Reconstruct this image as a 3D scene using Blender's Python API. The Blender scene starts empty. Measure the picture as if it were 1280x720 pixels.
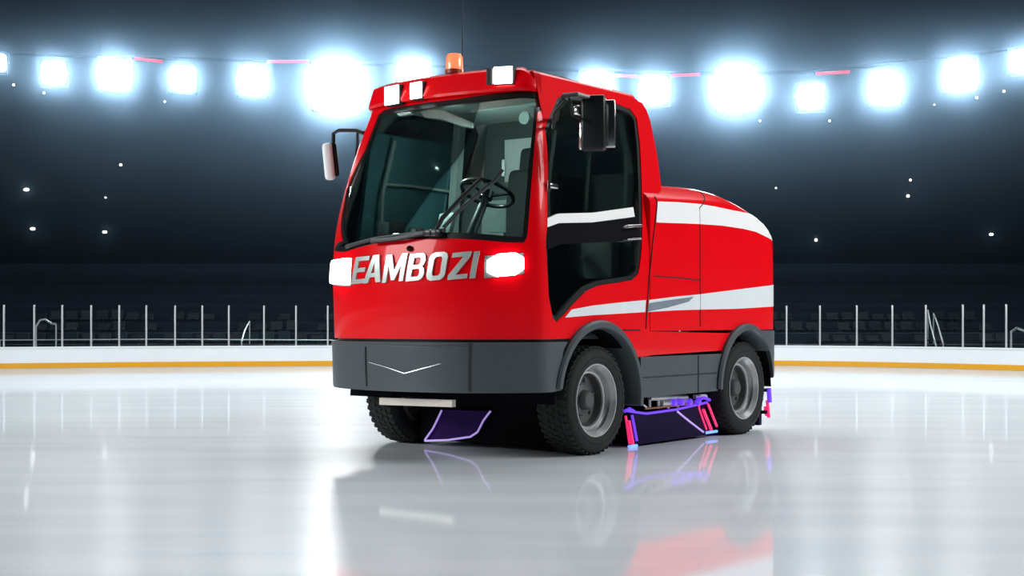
import bpy, bmesh, math, random
from mathutils import Vector, Matrix
from mathutils.geometry import delaunay_2d_cdt
random.seed(7)
scn = bpy.context.scene
C = scn.collection
PI = math.pi

# ------------------------------------------------------------------ camera
F = 1728.0; HOR = 400.0; CAMZ = 1.0           # focal length in px, horizon row, eye height
cam = bpy.data.cameras.new('camera'); cam.sensor_width = 36; cam.lens = F/1280*36
cam.shift_y = (HOR-360)/1280; cam.clip_end = 300
co = bpy.data.objects.new('camera', cam); C.objects.link(co)
co.location = (0, 0, CAMZ); co.rotation_euler = (PI/2, 0, 0)
scn.camera = co

def world(x, y, Y):                            # point at depth Y seen at photo position x,y
    return Vector(((x-640)/F*Y, Y, CAMZ+(HOR-y)/F*Y))

# ------------------------------------------------------------------ materials
def newmat(name):
    m = bpy.data.materials.new(name); m.use_nodes = True
    nt = m.node_tree; return m, nt, nt.nodes['Principled BSDF']

def mat(name, col, rough=.5, metal=0, coat=0, emit=None, es=0, noise=0, nscale=20, bump=0, trans=0, ior=1.45, spec=.5):
    m, nt, b = newmat(name)
    b.inputs['Base Color'].default_value = (*col, 1)
    b.inputs['Roughness'].default_value = rough
    b.inputs['Metallic'].default_value = metal
    b.inputs['Coat Weight'].default_value = coat
    b.inputs['Coat Roughness'].default_value = .04
    b.inputs['Transmission Weight'].default_value = trans
    b.inputs['IOR'].default_value = ior
    b.inputs['Specular IOR Level'].default_value = spec
    if emit:
        b.inputs['Emission Color'].default_value = (*emit, 1); b.inputs['Emission Strength'].default_value = es
    tc = nt.nodes.new('ShaderNodeTexCoord'); n = nt.nodes.new('ShaderNodeTexNoise')
    n.inputs['Scale'].default_value = nscale; n.inputs['Detail'].default_value = 4
    nt.links.new(tc.outputs['Object'], n.inputs['Vector'])
    if noise:
        mx = nt.nodes.new('ShaderNodeMix'); mx.data_type = 'RGBA'
        mx.inputs[6].default_value = (*[c*(1-noise) for c in col], 1)
        mx.inputs[7].default_value = (*[min(1, c*(1+noise)) for c in col], 1)
        nt.links.new(n.outputs['Fac'], mx.inputs[0]); nt.links.new(mx.outputs[2], b.inputs['Base Color'])
    if bump:
        bp = nt.nodes.new('ShaderNodeBump'); bp.inputs['Strength'].default_value = bump; bp.inputs['Distance'].default_value = .01
        nt.links.new(n.outputs['Fac'], bp.inputs['Height']); nt.links.new(bp.outputs['Normal'], b.inputs['Normal'])
    return m

def glass(name, tint=(.75, .9, .88), refl=.12, thin=True):
    m = bpy.data.materials.new(name); m.use_nodes = True; nt = m.node_tree; nt.nodes.clear()
    o = nt.nodes.new('ShaderNodeOutputMaterial'); mx = nt.nodes.new('ShaderNodeMixShader')
    t = nt.nodes.new('ShaderNodeBsdfTransparent'); t.inputs[0].default_value = (*tint, 1)
    g = nt.nodes.new('ShaderNodeBsdfGlossy'); g.inputs['Roughness'].default_value = .02
    lw = nt.nodes.new('ShaderNodeFresnel'); lw.inputs[0].default_value = 1.45
    ma = nt.nodes.new('ShaderNodeMath'); ma.operation = 'MULTIPLY_ADD'; ma.inputs[1].default_value = .9; ma.inputs[2].default_value = refl
    nt.links.new(lw.outputs[0], ma.inputs[0]); nt.links.new(ma.outputs[0], mx.inputs[0])
    nt.links.new(t.outputs[0], mx.inputs[1]); nt.links.new(g.outputs[0], mx.inputs[2]); nt.links.new(mx.outputs[0], o.inputs[0])
    return m

M = {}
M['red'] = mat('red_paint', (.78, .001, .006), .28, 0, .22, noise=.04, nscale=3, spec=.12)
M['pink'] = M['red']
M['grey'] = mat('grey_plastic', (.055, .068, .076), .42, 0, 0, noise=.15, nscale=60, bump=.12)
M['dgrey'] = mat('dark_grey_plastic', (.02, .024, .026), .5, noise=.2, nscale=40)
M['black'] = mat('black_rubber_trim', (.006, .008, .008), .35)
M['seam'] = mat('dark_panel_gap', (.02, .002, .003), .8)
M['stripe'] = mat('silver_decal', (.72, .76, .78), .35, 0, .3, noise=.06, nscale=12)
M['white_stripe'] = mat('white_decal', (.88, .88, .86), .4, 0, .3, noise=.03, nscale=8)
M['swoosh'] = mat('grey_decal', (.20, .24, .29), .3, 0, .4, noise=.25, nscale=9)
M['tyre'] = mat('tyre_rubber', (.012, .014, .014), .72, noise=.4, nscale=30, bump=.4, spec=.3)
M['rim'] = mat('grey_rim_metal', (.46, .47, .47), .36, .6, noise=.15, nscale=15)
M['rimd'] = mat('dark_rim_metal', (.08, .082, .083), .5, .4, noise=.2, nscale=18)
M['chrome'] = mat('chrome', (.78, .80, .80), .16, 1, noise=.05)
M['letter'] = mat('brushed_letter_metal', (.62, .70, .66), .3, .55, noise=.12, nscale=30)
M['cream'] = mat('cream_lamp_strip', (.68, .63, .55), .6, noise=.12, nscale=50)
M['inner'] = mat('cab_lining', (.10, .125, .12), .7, noise=.2, nscale=8)
M['innerl'] = mat('light_cab_lining', (.34, .40, .385), .6, noise=.12, nscale=8)
M['innerw'] = mat('white_cab_panel', (.86, .90, .88), .5)
M['teal'] = mat('teal_glass_sheet', (.06, .165, .19), .85, noise=.15, nscale=5)
M['seat'] = mat('black_seat_fabric', (.012, .014, .014), .85, noise=.3, nscale=60, bump=.3)
M['wglass'] = glass('windscreen_glass', (.78, .90, .88), .01)
M['dglass'] = glass('door_glass', (.72, .80, .78), .01)
M['mirror'] = mat('mirror_face', (.75, .8, .8), .08, 1)
M['lamp'] = mat('work_lamp_lens', (.9, .95, .95), .2, emit=(.90, 1, .97), es=9)
M['lampd'] = mat('lamp_reflector', (.55, .60, .60), .25, .8)
M['amber'] = mat('amber_beacon', (.9, .20, .07), .25, emit=(1, .26, .12), es=.75, coat=.5)
M['amberd'] = mat('amber_core', (.25, .02, .01), .4)
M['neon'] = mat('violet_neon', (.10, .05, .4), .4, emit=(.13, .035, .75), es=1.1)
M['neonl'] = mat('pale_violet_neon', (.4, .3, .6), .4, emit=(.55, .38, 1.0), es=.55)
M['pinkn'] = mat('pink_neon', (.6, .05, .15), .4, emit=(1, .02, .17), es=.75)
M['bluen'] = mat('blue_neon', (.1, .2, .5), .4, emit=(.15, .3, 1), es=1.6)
M['matte'] = mat('matte_black', (.004, .004, .006), .9, spec=.1)
M['violet'] = mat('violet_curtain', (.022, .002, .085), .5, noise=.3, nscale=6, spec=.1)
M['curtain'] = mat('dark_curtain', (.006, .001, .028), .5, noise=.3, nscale=6, spec=.1)
M['bsteel'] = mat('pale_steel', (.85, .85, .88), .3, .3, noise=.2, nscale=30)
M['steel'] = mat('bright_steel', (.65, .66, .68), .25, .9, noise=.2, nscale=30)
M['copper'] = mat('copper_pipe', (.75, .35, .2), .3, .9)

# ------------------------------------------------------------------ mesh helpers
def obj(name, bm, m, parent=None, smooth=True, auto=40):
    me = bpy.data.meshes.new(name)
    bmesh.ops.remove_doubles(bm, verts=bm.verts, dist=1e-5)
    bm.to_mesh(me); bm.free()
    ms = m if isinstance(m, (list, tuple)) else [m]
    for q in ms: me.materials.append(q)
    o = bpy.data.objects.new(name, me); C.objects.link(o)
    if parent: o.parent = parent
    if smooth:
        for p in me.polygons: p.use_smooth = True
        try: me.set_sharp_from_angle(angle=math.radians(auto))
        except Exception: pass
    return o

def tag(o, label=None, cat=None, group=None, kind=None):
    if label: o['label'] = label
    if cat: o['category'] = cat
    if group: o['group'] = group
    if kind: o['kind'] = kind
    return o

def thing(name, label, cat, loc=(0, 0, 0), rotz=0, group=None):
    o = bpy.data.objects.new(name, None); C.objects.link(o)
    o.location = loc; o.rotation_euler = (0, 0, rotz); o.empty_display_size = .2
    return tag(o, label, cat, group)

def box(bm, cx, cy, cz, sx, sy, sz, bev=0, rot=None, seg=2):
    r = bmesh.ops.create_cube(bm, size=1)
    vs = r['verts']
    for v in vs: v.co = Vector((v.co.x*sx, v.co.y*sy, v.co.z*sz))
    if bev:
        es = list({e for v in vs for e in v.link_edges})
        rr = bmesh.ops.bevel(bm, geom=es, offset=bev, segments=seg, affect='EDGES', profile=.5)
        vs = list({v for f in rr['faces'] for v in f.verts} | {v for v in vs if v.is_valid})
    mt = Matrix.Translation((cx, cy, cz))
    if rot is not None: mt = mt @ rot
    for v in vs: v.co = mt @ v.co
    return bm

def tube(bm, pts, r, seg=10, caps=True):
    pts = [Vector(p) for p in pts]; rings = []
    rs = r if isinstance(r, (list, tuple)) else [r]*len(pts)
    up = None
    for i, p in enumerate(pts):
        a = pts[max(i-1, 0)]; b = pts[min(i+1, len(pts)-1)]
        d = (b-a).normalized()
        if up is None:
            up = d.orthogonal().normalized()
        else:
            up = (up - d*up.dot(d)).normalized()
        s = d.cross(up)
        rings.append([bm.verts.new(p + rs[i]*(math.cos(2*PI*k/seg)*up + math.sin(2*PI*k/seg)*s)) for k in range(seg)])
    for a, b in zip(rings, rings[1:]):
        for k in range(seg):
            bm.faces.new((a[k], a[(k+1) % seg], b[(k+1) % seg], b[k]))
    if caps:
        bm.faces.new(rings[0][::-1]); bm.faces.new(rings[-1])
    return bm

def lathe(bm, prof, axis='y', seg=48, center=(0, 0, 0), closed=False, cap=True):
    """prof: list of (radius, along-axis)"""
    rings = []
    c = Vector(center)
    for r, h in prof:
        ring = []
        for k in range(seg):
            a = 2*PI*k/seg
            if axis == 'y': p = Vector((r*math.cos(a), h, r*math.sin(a)))
            elif axis == 'z': p = Vector((r*math.cos(a), r*math.sin(a), h))
            else: p = Vector((h, r*math.cos(a), r*math.sin(a)))
            ring.append(bm.verts.new(c+p))
        rings.append(ring)
    n = len(rings)
    for i in range(n if closed else n-1):
        a, b = rings[i], rings[(i+1) % n]
        for k in range(seg):
            bm.faces.new((a[k], a[(k+1) % seg], b[(k+1) % seg], b[k]))
    if not closed and cap:
        if prof[0][0] > 1e-4: bm.faces.new(rings[0][::-1])
        if prof[-1][0] > 1e-4: bm.faces.new(rings[-1])
    bmesh.ops.recalc_face_normals(bm, faces=bm.faces)
    return bm

def interp(tab, x):
    """smooth table lookup (Catmull-Rom style)"""
    if x <= tab[0][0]: return tab[0][1]
    if x >= tab[-1][0]: return tab[-1][1]
    for i in range(len(tab)-1):
        if tab[i][0] <= x <= tab[i+1][0]:
            x0, y0 = tab[i]; x1, y1 = tab[i+1]
            def sl(j):
                if j <= 0: return (tab[1][1]-tab[0][1])/(tab[1][0]-tab[0][0])
                if j >= len(tab)-1: return (tab[-1][1]-tab[-2][1])/(tab[-1][0]-tab[-2][0])
                return (tab[j+1][1]-tab[j-1][1])/(tab[j+1][0]-tab[j-1][0])
            h = x1-x0; s = (x-x0)/h; m0 = sl(i)*h; m1 = sl(i+1)*h
            return (2*s**3-3*s*s+1)*y0+(s**3-2*s*s+s)*m0+(-2*s**3+3*s*s)*y1+(s**3-s*s)*m1

# ------------------------------------------------------------------ vehicle frame
# local x = towards the rear (u), local y = towards the far side (v)
DL = math.hypot(1310, 1728); DX, DY = 1310/DL, 1728/DL
ORG = Vector((.618, 10.165, 0)); ROT = math.atan2(DY, DX)
def w2p(u, v, z):
    X = ORG.x+u*DX-v*DY; Y = ORG.y+u*DY+v*DX
    return 640+F*X/Y, HOR-F*(z-CAMZ)/Y
def at_v(x, y, v):
    r = ((x-640)/F, 1.0, (HOR-y)/F)
    t = (v - ORG.x*DY + ORG.y*DX)/(-r[0]*DY+r[1]*DX)
    return ((t*r[0]-ORG.x)*DX+(t*r[1]-ORG.y)*DY, v, CAMZ+t*r[2])
def at_u(x, y, u):
    r = ((x-640)/F, 1.0, (HOR-y)/F)
    t = (u + ORG.x*DX + ORG.y*DY)/(r[0]*DX+r[1]*DY)
    return (u, -(t*r[0]-ORG.x)*DY+(t*r[1]-ORG.y)*DX, CAMZ+t*r[2])

W = 2.03
T_VS = [(0, 0), (1.3, 0), (1.6, .01), (1.9, .05), (2.3, .125), (2.66, .21), (2.8, .245)]
T_UK = [(.3, -.64), (.86, -.655), (1.5, -.675), (1.9, -.64), (2.3, -.56), (2.7, -.45), (2.8, -.42)]
T_UC = [(.3, -1.06), (.55, -1.10), (.86, -1.125), (1.3, -1.135), (1.6, -1.09), (2.0, -.94), (2.4, -.74), (2.7, -.60), (2.85, -.54)]
T_MV = [(.3, .46), (1.5, .46), (2.7, .36)]
def lerp(a, b, s): return (a[0]+(b[0]-a[0])*s, a[1]+(b[1]-a[1])*s)
def bez(a, b, c, s): return lerp(lerp(a, b, s), lerp(b, c, s), s)
TM = -2.2
def cab_plan(t, z):
    far = t < TM
    if far: t = 2*TM-t
    vs = interp(T_VS, z); uk = interp(T_UK, z); uc = interp(T_UC, z)
    K = (uk, vs); Mk = (uc, vs+interp(T_MV, z)); Cn = (uc-.012, W/2)
    dl = math.hypot(Mk[0]-K[0], Mk[1]-K[1]); r = .075
    K1 = (uk+r, vs); K2 = lerp(K, Mk, r/dl); M1 = lerp(K, Mk, .5)
    if t >= -.45: p = (t, vs)
    elif t >= -1: p = lerp((-.45, vs), K1, (-.45-t)/.55)
    elif t >= -1.2: p = bez(K1, K, K2, (-1-t)/.2)
    else:
        q = (-1.2-t)/1.0
        p = lerp(K2, M1, q/.3) if q < .3 else bez(M1, Mk, Cn, (q-.3)/.7)
    return (p[0], W-p[1]) if far else p
def cab(t, z):
    p = cab_plan(t, z); return Vector((p[0], p[1], z))
def surf_n(S, a, z):
    e = .004
    n = (S(a+e, z)-S(a-e, z)).cross(S(a, z+e)-S(a, z-e))
    return n.normalized()
CN = Vector((.3, W/2, 1.5))
def cab_off(t, z, off):
    p = cab(t, z); n = surf_n(cab, t, z)
    if n.dot(p-CN) < 0: n = -n
    return p+n*off
GRID = [(t, z, w2p(*cab(t, z))) for t in [1-.05*i for i in range(94)] for z in [.35+.05*j for j in range(50)]]
def cpx(x, y):
    """(t,z) on the cab skin for a photo position"""
    t, z, _ = min(GRID, key=lambda g: (g[2][0]-x)**2+(g[2][1]-y)**2)
    for _ in range(8):
        p = w2p(*cab(t, z)); e = 1e-3
        a = w2p(*cab(t+e, z)); b = w2p(*cab(t, z+e))
        j = ((a[0]-p[0])/e, (b[0]-p[0])/e, (a[1]-p[1])/e, (b[1]-p[1])/e)
        det = j[0]*j[3]-j[1]*j[2]
        if abs(det) < 1e-6: break
        rx, ry = x-p[0], y-p[1]
        t += max(-.1, min(.1, (rx*j[3]-ry*j[1])/det)); z += max(-.1, min(.1, (ry*j[0]-rx*j[2])/det))
    return t, z
def cabpoly(pts): return [cpx(*p) for p in pts]

# rear body skin
T_ZT = [(.7, 2.09), (1.3, 2.11), (1.95, 2.13), (2.3, 2.09), (2.6, 2.02), (2.8, 1.95), (2.9, 1.87), (3.0, 1.70)]
T_VE = [(.7, 0), (2.6, 0), (2.85, .008), (2.95, .04), (3.0, .10)]
def rear(u, z):
    zt = interp(T_ZT, u); ve = interp(T_VE, u); z1 = zt-.19
    v = ve
    if z > z1:
        s = min(1, (z-z1)/.19); v = ve+.34*(1-math.sqrt(max(0, 1-s*s)))*.5+.34*.5*s*s
    return Vector((u, v, z))
def rear_off(u, z, off):
    p = rear(u, z); n = surf_n(rear, u, z)
    if n.y > 0: n = -n
    return p+n*off
def rpx(x, y):
    best = None
    for i in range(200):
        v = .0022*i; u, _v, z = at_v(x, y, v); zt = interp(T_ZT, u)
        if z >= zt: break
        best = (min(u, 2.985), z)
        if rear(u, z).y <= v+1e-6: return best
    return best or (min(u, 2.985), zt-.005)
def rearpoly(pts): return [rpx(*p) for p in pts]

def dens(poly, step):
    out = []
    n = len(poly)
    for i in range(n):
        a, b = poly[i], poly[(i+1) % n]
        k = max(1, int(math.ceil(math.hypot(b[0]-a[0], b[1]-a[1])/step)))
        for j in range(k): out.append((a[0]+(b[0]-a[0])*j/k, a[1]+(b[1]-a[1])*j/k))
    return out
def rnd(poly, it=2):
    """corner cutting"""
    for _ in range(it):
        o = []
        n = len(poly)
        for i in range(n):
            a, b = poly[i], poly[(i+1) % n]
            o += [(a[0]*.75+b[0]*.25, a[1]*.75+b[1]*.25), (a[0]*.25+b[0]*.75, a[1]*.25+b[1]*.75)]
        poly = o
    return poly
def inside(p, poly):
    c = False; n = len(poly); j = n-1
    for i in range(n):
        if (poly[i][1] > p[1]) != (poly[j][1] > p[1]) and p[0] < (poly[j][0]-poly[i][0])*(p[1]-poly[i][1])/(poly[j][1]-poly[i][1])+poly[i][0]:
            c = not c
        j = i
    return c
def panel(bm, S, outline, holes=(), thick=.02, off=0, step=.06, inner=0):
    """skin patch on surface S(a, z, offset): outline and holes in (a,z); given thickness inwards"""
    outline = dens(outline, step); holes = [dens(h, step) for h in holes]
    pts = []; edges = []
    for loop in [outline]+holes:
        s = len(pts); pts += loop; edges += [(s+i, s+(i+1) % len(loop)) for i in range(len(loop))]
    a0 = min(p[0] for p in outline); a1 = max(p[0] for p in outline)
    z0 = min(p[1] for p in outline); z1 = max(p[1] for p in outline)
    bnd = list(pts)
    na = int((a1-a0)/step)+1; nz = int((z1-z0)/step)+1
    for i in range(na+1):
        for j in range(nz+1):
            p = (a0+(i+.5*(j % 2))*step, z0+j*step)
            if inside(p, outline) and not any(inside(p, h) for h in holes):
                if min((p[0]-q[0])**2+(p[1]-q[1])**2 for q in bnd) > (step*.45)**2: pts.append(p)
    r = delaunay_2d_cdt([Vector(p) for p in pts], edges, [], 0, 1e-5)
    V, Fs = r[0], r[2]
    tris = []
    for f in Fs:
        c = (sum(V[i].x for i in f)/len(f), sum(V[i].y for i in f)/len(f))
        if inside(c, outline) and not any(inside(c, h) for h in holes): tris.append(f)
    used = sorted({i for f in tris for i in f})
    top = {i: bm.verts.new(S(V[i].x, V[i].y, off)) for i in used}
    bot = {i: bm.verts.new(S(V[i].x, V[i].y, off-thick)) for i in used}
    cnt = {}
    for f in tris:
        try:
            bm.faces.new([top[i] for i in f]); bf = bm.faces.new([bot[i] for i in reversed(f)]); bf.material_index = inner
        except ValueError: continue
        for k in range(len(f)):
            e = (f[k], f[(k+1) % len(f)]); cnt[e] = 1
    for (a, b) in list(cnt):
        if (b, a) not in cnt:
            try: bm.faces.new((top[b], top[a], bot[a], bot[b]))
            except ValueError: pass
    bmesh.ops.recalc_face_normals(bm, faces=bm.faces)
    return bm

V_ = thing('ice_resurfacer', 'red ride-on ice resurfacing vehicle with silver lettering and grey bumper standing on the ice', 'vehicle', ORG, ROT)

# ------------------------------------------------------------------ cab shell
ws_out = cabpoly([(473, 143), (480, 137), (525, 129), (573, 123), (620, 116), (650, 113), (668, 114), (674, 120), (672, 140),
                  (667, 200), (662, 260), (659, 296), (655, 303), (634, 303), (600, 300), (564, 298), (517, 299), (485, 302), (458, 307), (432, 315), (425, 314), (428, 300),
                  (440, 240), (456, 188)])
ws_out = [(max(t, -3.13), z) for t, z in ws_out]
door_px = [(691, 136), (684, 240), (682, 300), (686, 372), (691, 398), (696, 403), (703, 396), (716, 381), (733, 364), (748, 357), (775, 353), (791, 350), (798, 342), (801, 325), (803, 280), (802, 225), (800, 180), (796, 148), (788, 136), (765, 127), (735, 121), (712, 118), (697, 122)]
door_out = cabpoly(door_px)
mirror_poly = lambda poly: [(2*TM-t, z) for t, z in poly]
def arch(cu, cz, ru, rz, a0, a1, n=16):
    return [(cu+ru*math.cos(a0+(a1-a0)*i/n), cz+rz*math.sin(a0+(a1-a0)*i/n)) for i in range(n+1)]
ZB = .865; ZT = 2.765
rd = math.radians
archpts = arch(.03, .42, .56, .56, rd(12), rd(127), 18)   # rear foot, over the top, front foot
side_low = [(.75, .72)] + [p for p in archpts if p[1] > .72 or p[0] > 0]
# keep only the piece of the arch above the red edge
side_low = [(.75, .72)] + [p for p in archpts if (p[0] > 0 and p[1] > .70) or (p[0] <= 0 and p[1] > ZB)]
outline = side_low + [(-.52, ZB)]
mid = [(-.52-(i+1)*.1, ZB) for i in range(int((2*abs(TM)-2*.52)/.1)-1)]
outline += mid
top_rear = [(.75, 1.9), (.85, 1.99), (1.05, 2.03), (1.07, 2.2), (1.08, 2.42), (1.08, 2.60), (1.06, 2.69), (1.02, 2.74), (.92, ZT)]
far_side = mirror_poly(side_low + [(-.52, ZB)])[::-1]
outline += far_side
outline += mirror_poly(top_rear)
outline += [(-5.2+i*.1, ZT) for i in range(61)]
outline += top_rear[::-1]
bm = bmesh.new()
panel(bm, cab_off, outline, [ws_out, door_out, mirror_poly(door_out)], .035, 0, .06, 1)
shell = obj('cab_shell', bm, [M['red'], M['inner']], V_)

# roof: rings shrinking from the skin at 2.69
bm = bmesh.new()
loop_t = [.92-.06*i for i in range(int((.92*2+4.4)/.06)+1)]
base = [cab(t, ZT) for t in loop_t]
for i in range(1, 12):
    a, b = cab(mirror_poly([(.92, ZT)])[0][0], ZT), cab(.92, ZT)
    base.append(a.lerp(b, i/12))
ctr = Vector((0.0, W/2, 0))
rings = []
for k, (s, dz) in enumerate([(1, -.008), (.994, .014), (.98, .03), (.95, .042), (.8, .05), (.5, .055), (.2, .056)]):
    rings.append([bm.verts.new(Vector((ctr.x+(p.x-ctr.x)*s, ctr.y+(p.y-ctr.y)*s, ZT+dz))) for p in base])
for a, b in zip(rings, rings[1:]):
    for i in range(len(base)):
        j = (i+1) % len(base); bm.faces.new((a[i], a[j], b[j], b[i]))
bm.faces.new(rings[-1]); bmesh.ops.recalc_face_normals(bm, faces=bm.faces)
obj('roof', bm, M['red'], V_)

# visor box above the windscreen
bm = bmesh.new()
def visor(s, k):
    """s across, k profile point"""
    t = -1.10-2.2*s
    t0 = TM+(t-TM)*1.0
    return t0
prof = [(2.655, .006), (2.645, .04), (2.665, .06), (2.72, .06), (2.80, .035), (2.825, -.02), (2.815, -.14), (2.75, -.24), (2.70, -.25)]
rings = []
N = 40
for i in range(N+1):
    s = i/N; t = -1.10+(-3.30+1.10)*s
    e = min(1, min(s, 1-s)/.07); e = math.sin(e*PI/2)
    ring = []
    for z, off in prof:
        zz = 2.69+(z-2.69)*(.35+.65*e) if z > 2.69 else z
        p = cab(t, min(z, 2.70)); n = surf_n(cab, t, 2.68)
        if n.dot(p-CN) < 0: n = -n
        n.z = 0; n.normalize(); q = p+n*(off*(.4+.6*e) if off > 0 else off); q.z = zz
        ring.append(bm.verts.new(q))
    rings.append(ring)
for a, b in zip(rings, rings[1:]):
    for k in range(len(prof)):
        j = (k+1) % len(prof); bm.faces.new((a[k], a[j], b[j], b[k]))
bm.faces.new(rings[0]); bm.faces.new(rings[-1][::-1]); bmesh.ops.recalc_face_normals(bm, faces=bm.faces)
obj('roof_visor', bm, M['red'], V_)

# windscreen: black rim, rubber seal and the pane
def shrink(poly, d):
    """inset a polygon by d"""
    n = len(poly); out = []
    area = sum(poly[i][0]*poly[(i+1) % n][1]-poly[(i+1) % n][0]*poly[i][1] for i in range(n))
    sg = 1 if area > 0 else -1
    for i in range(n):
        a, b, c = Vector(poly[i-1]), Vector(poly[i]), Vector(poly[(i+1) % n])
        d1 = (b-a).normalized(); d2 = (c-b).normalized()
        nn = (Vector((-d1.y, d1.x))+Vector((-d2.y, d2.x)))
        if nn.length < 1e-6: nn = Vector((-d1.y, d1.x))
        nn.normalize(); q = b+nn*sg*d; out.append((q.x, q.y))
    return out
bm = bmesh.new(); panel(bm, cab_off, shrink(ws_out, -.004), [shrink(ws_out, .045)], .02, -.006, .06)
seal = obj('windscreen_seal', bm, M['black'], V_)
bm = bmesh.new(); panel(bm, cab_off, shrink(ws_out, .03), [], .006, -.012, .08)
wsg = obj('windscreen', bm, M['wglass'], V_)

# doors (near and far): frame, pane, lower pane
def door(poly, far=False):
    mp = mirror_poly if far else (lambda p: p)
    bm = bmesh.new()
    panel(bm, cab_off, mp(shrink(poly, -.003)), [mp(shrink(poly, .035))], .025, -.008, .05)
    d = obj('door', bm, M['black'], V_)
    bm = bmesh.new(); panel(bm, cab_off, mp(shrink(poly, .03)), [], .006, -.015, .08)
    obj('door_glass', bm, M['dglass'], d)
    return d
d_near = door(door_out); d_far = door(door_out, True)
bandp = cabpoly([(684, 273), (740, 266), (791, 259), (793, 271), (740, 278), (684, 284)])
bm = bmesh.new(); panel(bm, cab_off, bandp, [], .02, .004, .08)
o = obj('door_stripe', bm, M['white_stripe'], d_near); o['label'] = 'white stripe across the door'
# dark lower door skin between band and toe glass
lowp = cabpoly([(685, 284), (740, 278), (799, 271), (800, 325), (797, 340), (789, 349), (775, 352), (773, 305), (733, 307), (731, 345), (725, 360), (695, 378), (688, 360), (684, 320)])
lowp = cabpoly([(685, 284), (740, 278), (799, 271), (801, 300), (740, 303), (684, 312)])
bm = bmesh.new(); panel(bm, cab_off, lowp, [], .02, -.004, .06); obj('door_panel', bm, M['matte'], d_near)
# divider + sliding window frame
for pts, r in (([(747, 130), (742, 200), (738, 262)], .009), ([(786, 262), (788, 210), (783, 150)], .012)):
    bm = bmesh.new(); tube(bm, [cab_off(*cpx(*p), -.035) for p in pts], r); obj('window_divider', bm, M['innerl'], d_near)
# handles
for (xa, ya, xb, yb, r) in ((780, 284, 797, 283, .014), (780, 300, 797, 299, .008)):
    bm = bmesh.new(); a = cab_off(*cpx(xa, ya), .03); b = cab_off(*cpx(xb, yb), .03)
    tube(bm, [cab_off(*cpx(xa, ya), -.0), a, b, cab_off(*cpx(xb, yb), -.0)], r); obj('door_handle', bm, M['chrome'], d_near)
bm = bmesh.new()
tube(bm, [cab_off(*cpx(703, 160), -.06), cab_off(*cpx(699, 200), -.07), cab_off(*cpx(695, 240), -.07), cab_off(*cpx(694, 268), -.06)], .012)
obj('grab_rail', bm, M['innerw'], d_near)
for (x, y) in ((688, 233), (690, 390)):
    bm = bmesh.new(); t, z = cpx(x, y); p = cab_off(t, z, .012)
    box(bm, p.x, p.y, p.z, .12, .035, .04, .01); tube(bm, [(p.x-.05, p.y-.01, p.z-.03), (p.x-.05, p.y-.01, p.z+.03)], .014)
    if y < 300: obj('door_hinge', bm, M['chrome'], d_near)
    else: bm.free()

# cab rear wall with window (above the body) and inner wall below
bm = bmesh.new()
zs = [2.0, 2.1, 2.55, 2.72]
def rw(z): return 1.03
vs_ = [.10, .35, 1.6, 1.85]
def gv(v, z): return bm.verts.new((rw(z), v+(.13 if v < .2 else -.05 if v > 1.7 else 0)*((z-2)/.66), z))
g = [[gv(v, z) for v in vs_] for z in zs]
for i in range(3):
    for j in range(3):
        if i == 1 and j == 1: continue
        bm.faces.new((g[i][j], g[i][j+1], g[i+1][j+1], g[i+1][j]))
r = bmesh.ops.extrude_face_region(bm, geom=bm.faces[:])
for v in r['geom']:
    if isinstance(v, bmesh.types.BMVert): v.co.x -= .05
bmesh.ops.recalc_face_normals(bm, faces=bm.faces)
o = obj('rear_cab_wall', bm, M['inner'], V_, smooth=False)
bm = bmesh.new(); box(bm, rw(2.325)-.02, .975, 2.325, .008, 1.25, .47, rot=None); obj('rear_window', bm, M['dglass'], o)
bm = bmesh.new(); box(bm, .70, W/2, 1.50, .05, 1.80, 1.30, .01); obj('inner_bulkhead', bm, M['inner'], V_)
bm = bmesh.new(); box(bm, .05, W/2, .88, 1.25, 1.70, .05, .01); obj('cab_floor', bm, M['dgrey'], V_)
bm = bmesh.new(); box(bm, .14, W/2, 2.66, 1.1, 1.38, .02, .005); obj('headliner', bm, M['innerl'], V_)

# dashboard
bm = bmesh.new()
rings = []
for i in range(17):
    t = -1.25-1.9*i/16
    p = cab_off(t, 1.50, -.06); q = cab_off(t, 1.0, -.06)
    n = (Vector((.3, W/2, 0))-Vector((p.x, p.y, 0))).normalized()
    rings.append([bm.verts.new(a) for a in (q, p, p+n*.25+Vector((0, 0, .03)), p+n*.36-Vector((0, 0, .05)), q+n*.36)])
for a, b in zip(rings, rings[1:]):
    for k in range(5): bm.faces.new((a[k], a[(k+1) % 5], b[(k+1) % 5], b[k]))
bm.faces.new(rings[0]); bm.faces.new(rings[-1][::-1]); bmesh.ops.recalc_face_normals(bm, faces=bm.faces)
obj('dashboard', bm, M['dgrey'], V_)
# steering wheel and column
sw_c = Vector((-.35, .74, 1.95)); ax = Vector((.45, 0, .9)).normalized()
a1 = ax.orthogonal().normalized(); a2 = ax.cross(a1)
bm = bmesh.new()
ringp = [sw_c+.20*(math.cos(2*PI*k/32)*a1+math.sin(2*PI*k/32)*a2) for k in range(33)]
tube(bm, ringp, .016, caps=False)
for k in (0, 11, 21): tube(bm, [sw_c-ax*.03, ringp[k]], .012)
tube(bm, [sw_c-ax*.05, sw_c+ax*.01], .05, 16)
sw = obj('steering_wheel', bm, M['black'], V_)
bm = bmesh.new(); tube(bm, [sw_c-ax*.05, sw_c-ax*.45+Vector((-.05, 0, 0)), (-.62, .74, 1.2)], [.03, .045, .07]); obj('steering_column', bm, M['dgrey'], V_)
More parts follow.
